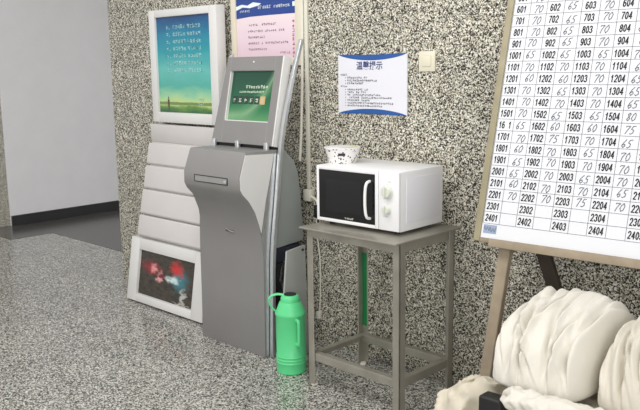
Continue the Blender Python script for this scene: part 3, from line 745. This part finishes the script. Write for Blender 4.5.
# ------------------------------------------------------------------ bedding heap
def wr(p, f, seed): return noise.noise(Vector((p[0] * f[0] + seed, p[1] * f[1] + seed * 1.7, p[2] * f[2])))
def ridged(p, f, seed): return 1 - abs(noise.noise(Vector((p[0] * f[0] + seed, p[1] * f[1], p[2] * f[2] + seed)))) * 2
def dome_quilt(x0, x1, cy, zb, ry, rz_end, rz_mid, seed, bulge=.12, nu=150, nv=150, ncr=16):
    """a rolled quilt: flat-bottomed rounded pad, axis along x, creases running over it"""
    rq = random.Random(seed); cr_ = []
    for i in range(ncr):
        cr_.append((x0 + (x1 - x0) * (i + rq.random()) / ncr, rq.uniform(-.11, .02), rq.uniform(-.02, .02), rq.uniform(0, 6), rq.uniform(.004, .011), rq.uniform(.010, .021), rq.uniform(.2, 2.2), rq.uniform(.4, 1.1)))
    q = B(); rows = []
    for i in range(nu + 1):
        s = i / nu; e = (1 - abs(2 * s - 1) ** 9.0) ** .45 if 0 < s < 1 else 0.
        e = max(e, .02)
        mid = math.sin(PI * min(1, s * .92 + .04)) ** .8
        ryy = ry * (1 + bulge * mid) * (.35 + .65 * e); rz = (rz_end + (rz_mid - rz_end) * mid) * e
        row = []
        for k in range(nv):
            a = 2 * PI * k / nv
            c, sn = math.cos(a), math.sin(a)
            yy = -ryy * math.copysign(abs(c) ** .9, c)
            zz = rz * sn ** .95 if sn >= 0 else -.05 * e * abs(sn) ** .4
            x = x0 + (x1 - x0) * s
            p = Vector((x, cy + yy, zb + .05 + zz))
            d_ = .022 * wr((x, yy, zz), (4.5, 4, 4), seed) + .008 * wr((x + yy * .4, yy, zz), (16, 7, 7), seed + 4) + .003 * wr((x, yy, zz), (40, 30, 30), seed + 7)
            if sn > -.05:
                for (xc, sl, wv, ph, wd, dp, ac, al) in cr_:
                    dx = x - (xc + sl * a + wv * math.sin(2.5 * a + ph)); t = (a - ac) / al
                    if abs(dx) < .05 and abs(t) < 2:
                        g = math.exp(-t * t)
                        d_ += g * (-dp * math.exp(-(dx / wd) ** 2) + .55 * dp * math.exp(-((dx - 2.1 * wd) / (1.5 * wd)) ** 2))
            d_ *= min(1, max(0, sn + .2) * 2) * min(1, e * 1.1)
            nrm = Vector((0, yy / max(ryy, .01), max(zz, 0) / max(rz, .02)))
            if nrm.length > 1e-6: nrm.normalize()
            row.append(q.verts.new(p + nrm * d_))
        rows.append(row)
    for a, c in zip(rows, rows[1:]):
        for k in range(nv): q.faces.new((a[k], a[(k + 1) % nv], c[(k + 1) % nv], c[k]))
    q.faces.new(rows[0][::-1]); q.faces.new(rows[-1])
    bmesh.ops.recalc_face_normals(q, faces=q.faces)
    return q
obj('rolled_quilt', dome_quilt(-1.435, -1.085, -.585, .455, .27, .215, .243, 31, ncr=24), M['quilt'], None, cat='quilt', label='big white rolled quilt heaped on folded bedding below the price board', angle=80)
obj('rolled_quilt', dome_quilt(-1.070, -.72, -.575, .455, .25, .222, .24, 8, ncr=20), M['quilt2'], None, cat='quilt', label='second white quilt at the right frame edge beside the big rolled one', angle=80)
def pad(x0, x1, y0, y1, z0, z1, seed, amp=.01, nx=56, ny=40):
    q = B(); rows = []; r = (z1 - z0) / 2
    loop = []
    for i in range(nx): loop.append((-1 + 2 * i / nx, -1, 0))
    cx, cy = (x0 + x1) / 2, (y0 + y1) / 2
    m = 96; nv = 22
    for k in range(nv + 1):
        ph = -PI / 2 + PI * k / nv
        ring = []
        for i in range(m):
            a = 2 * PI * i / m; c, s = math.cos(a), math.sin(a)
            sq = 1 / max(abs(c), abs(s)) ; rr = 1 + (sq - 1) * .86
            ux, uy = c * rr, s * rr
            cp = math.cos(ph) ** .35 if abs(math.cos(ph)) > 1e-6 else 0
            x = cx + ux * ((x1 - x0) / 2) * (.0 + cp); y = cy + uy * ((y1 - y0) / 2) * cp
            z = (z0 + z1) / 2 + r * math.copysign(abs(math.sin(ph)) ** .8, ph)
            d_ = amp * (ridged((x, y, z), (11, 11, 22), seed) ** 2 - .4 + .7 * wr((x, y, z), (18, 18, 34), seed))
            dd = Vector((ux, uy, 0)) * d_ * cp
            z += d_ * .5 * (1 if ph > .2 else 0)
            ring.append(q.verts.new((x + dd.x, y + dd.y, z)))
        rows.append(ring)
    for a, c in zip(rows, rows[1:]):
        for k in range(m): q.faces.new((a[k], a[(k + 1) % m], c[(k + 1) % m], c[k]))
    bmesh.ops.remove_doubles(q, verts=q.verts, dist=.0002); bmesh.ops.recalc_face_normals(q, faces=q.faces)
    return q
obj('folded_blanket', pad(-1.31, -.74, -1.0, -.56, .002, .22, 2.), M['quilt2'], None, cat='blanket', label='cream folded blanket on floor at the bottom of the bedding heap', angle=80)
obj('folded_blanket', pad(-1.30, -.73, -1.0, -.56, .235, .44, 5., .014), M['quilt2'], None, cat='blanket', label='crumpled cream blanket squeezed under the big white quilt', angle=80)
def rumple(pts, r, seed):
    q = B(); path = smooth_path(pts, 14); m = 48; rows = []
    for i, p in enumerate(path):
        t = i / (len(path) - 1); e = max(.03, min(1, math.sin(PI * t) * 3) ** .5); row = []
        for k in range(m):
            a = 2 * PI * k / m; d = Vector((0, math.cos(a), math.sin(a)))
            rr = r * e * (1 + .30 * wr(p + d * r, (22, 30, 30), seed) + .22 * ridged(p + d * r, (30, 14, 14), seed) ** 3 + .12 * wr(p + d * r, (60, 50, 50), seed))
            row.append(q.verts.new(p + Vector((.012 * math.sin(3 * a + 9 * t), d.y * rr, d.z * rr * .8))))
        rows.append(row)
    for a, c in zip(rows, rows[1:]):
        for k in range(m): q.faces.new((a[k], a[(k + 1) % m], c[(k + 1) % m], c[k]))
    q.faces.new(rows[0][::-1]); q.faces.new(rows[-1]); bmesh.ops.recalc_face_normals(q, faces=q.faces); return q
obj('crumpled_sheet', rumple([(-1.30, -.945, .478), (-1.2, -.955, .487), (-1.08, -.95, .484), (-.95, -.955, .485), (-.80, -.95, .482)], .042, 6.), M['quilt'], None, cat='sheet', label='thin crumpled white sheet along the front hem of the big quilt', angle=80)
def heap(cx, cy, rx, ry, h, seed, amp):
    q = B(); m, nv = 72, 40; rows = []
    for k in range(nv + 1):
        t = k / nv; rr = math.cos(t * PI / 2) ** .55 if k < nv else .0; zz = h * math.sin(t * PI / 2) ** .9
        ring = []
        for i in range(m):
            a = 2 * PI * i / m
            x = cx + rx * rr * math.cos(a); y = cy + ry * rr * math.sin(a)
            z = zz * (1 + .35 * (x - cx) / rx)
            d_ = amp * (ridged((x, y, z), (9, 9, 9), seed) ** 2 - .4 + .8 * wr((x, y, z), (14, 14, 14), seed)) * min(1, t * 5)
            ring.append(q.verts.new((x + d_ * math.cos(a), y + d_ * math.sin(a), max(0, z + d_ * .6))))
        rows.append(ring)
    for a, c in zip(rows, rows[1:]):
        for k in range(m): q.faces.new((a[k], a[(k + 1) % m], c[(k + 1) % m], c[k]))
    q.faces.new(rows[0][::-1])
    bmesh.ops.remove_doubles(q, verts=q.verts, dist=.0002); bmesh.ops.recalc_face_normals(q, faces=q.faces)
    return q
obj('canvas_sack', heap(-1.62, -.69, .19, .13, .36, 4., .035), M['sack'], None, cat='sack', label='crumpled beige canvas sack on floor left of the white bedding', angle=80)
bb = thing('black_bag', 'small black nylon bag wedged between beige sack and white quilt', 'bag', (-1.36, -.91, 0))
b = B(); box(b, -1.405, -1.318, -.945, -.885, 0, .45, .010, 3); obj('body', b, M['blackbag'], bb)
b = B(); box(b, -1.40, -1.323, -.9485, -.9445, .37, .376); obj('zip', b, M['dark'], bb)

# ------------------------------------------------------------------ camera
YAW, PIT, ROL = R(44.3), R(9.85), R(-.84)
cp_, sp2 = math.cos(PIT), math.sin(PIT); cr, sr = math.cos(ROL), math.sin(ROL)
Mc = Matrix(((cr, -sr, 0), (sr, cr, 0), (0, 0, 1))) @ Matrix(((1, 0, 0), (0, cp_, -sp2), (0, sp2, cp_)))
Wc = Matrix(((math.cos(YAW), math.sin(YAW), 0), (0, 0, -1), (-math.sin(YAW), math.cos(YAW), 0)))
RW = Mc @ Wc
rx_, dn_, fw_ = RW[0], RW[1], RW[2]
cam = bpy.data.cameras.new('camera'); cam.lens = 45.0; cam.sensor_width = 36; cam.sensor_fit = 'HORIZONTAL'; cam.clip_start = .02
co = bpy.data.objects.new('camera', cam); COL.objects.link(co)
mm = Matrix(((rx_[0], -dn_[0], -fw_[0], 0), (rx_[1], -dn_[1], -fw_[1], -3.133), (rx_[2], -dn_[2], -fw_[2], 1.55), (0, 0, 0, 1)))
co.matrix_world = mm
scn.camera = co

# ------------------------------------------------------------------ light
w = bpy.data.worlds.new('sky'); scn.world = w; w.use_nodes = True
bg = w.node_tree.nodes['Background']; bg.inputs[0].default_value = (1, .99, .97, 1); bg.inputs[1].default_value = .80
def area(name, loc, target, sx, sy, power, col=(1, 1, 1)):
    l = bpy.data.lights.new(name, 'AREA'); l.shape = 'RECTANGLE'; l.size = sx; l.size_y = sy; l.energy = power; l.color = col
    o = bpy.data.objects.new(name, l); COL.objects.link(o); o.location = loc
    o.rotation_euler = (Vector(target) - Vector(loc)).to_track_quat('-Z', 'Y').to_euler(); return o
area('window_light', (2.6, -5.2, 2.3), (-2.4, -.2, .8), 3.0, 2.2, 145, (1, .99, .97))
area('ceiling_light', (-2.6, -2.2, 3.3), (-2.6, -1.6, 0), 2.4, 1.2, 60, (1, .98, .95))
area('passage_fill', (-6.3, 5.0, 1.3), (-7.6, 1.0, .6), 1.6, 1.6, 34, (.98, .99, 1))  # added fill lamp, no visible source, brightens the passage wall
vs = scn.view_settings; vs.view_transform = 'Standard'; vs.look = 'None'; vs.exposure = .0; vs.gamma = 1.; vs.use_curve_mapping = False
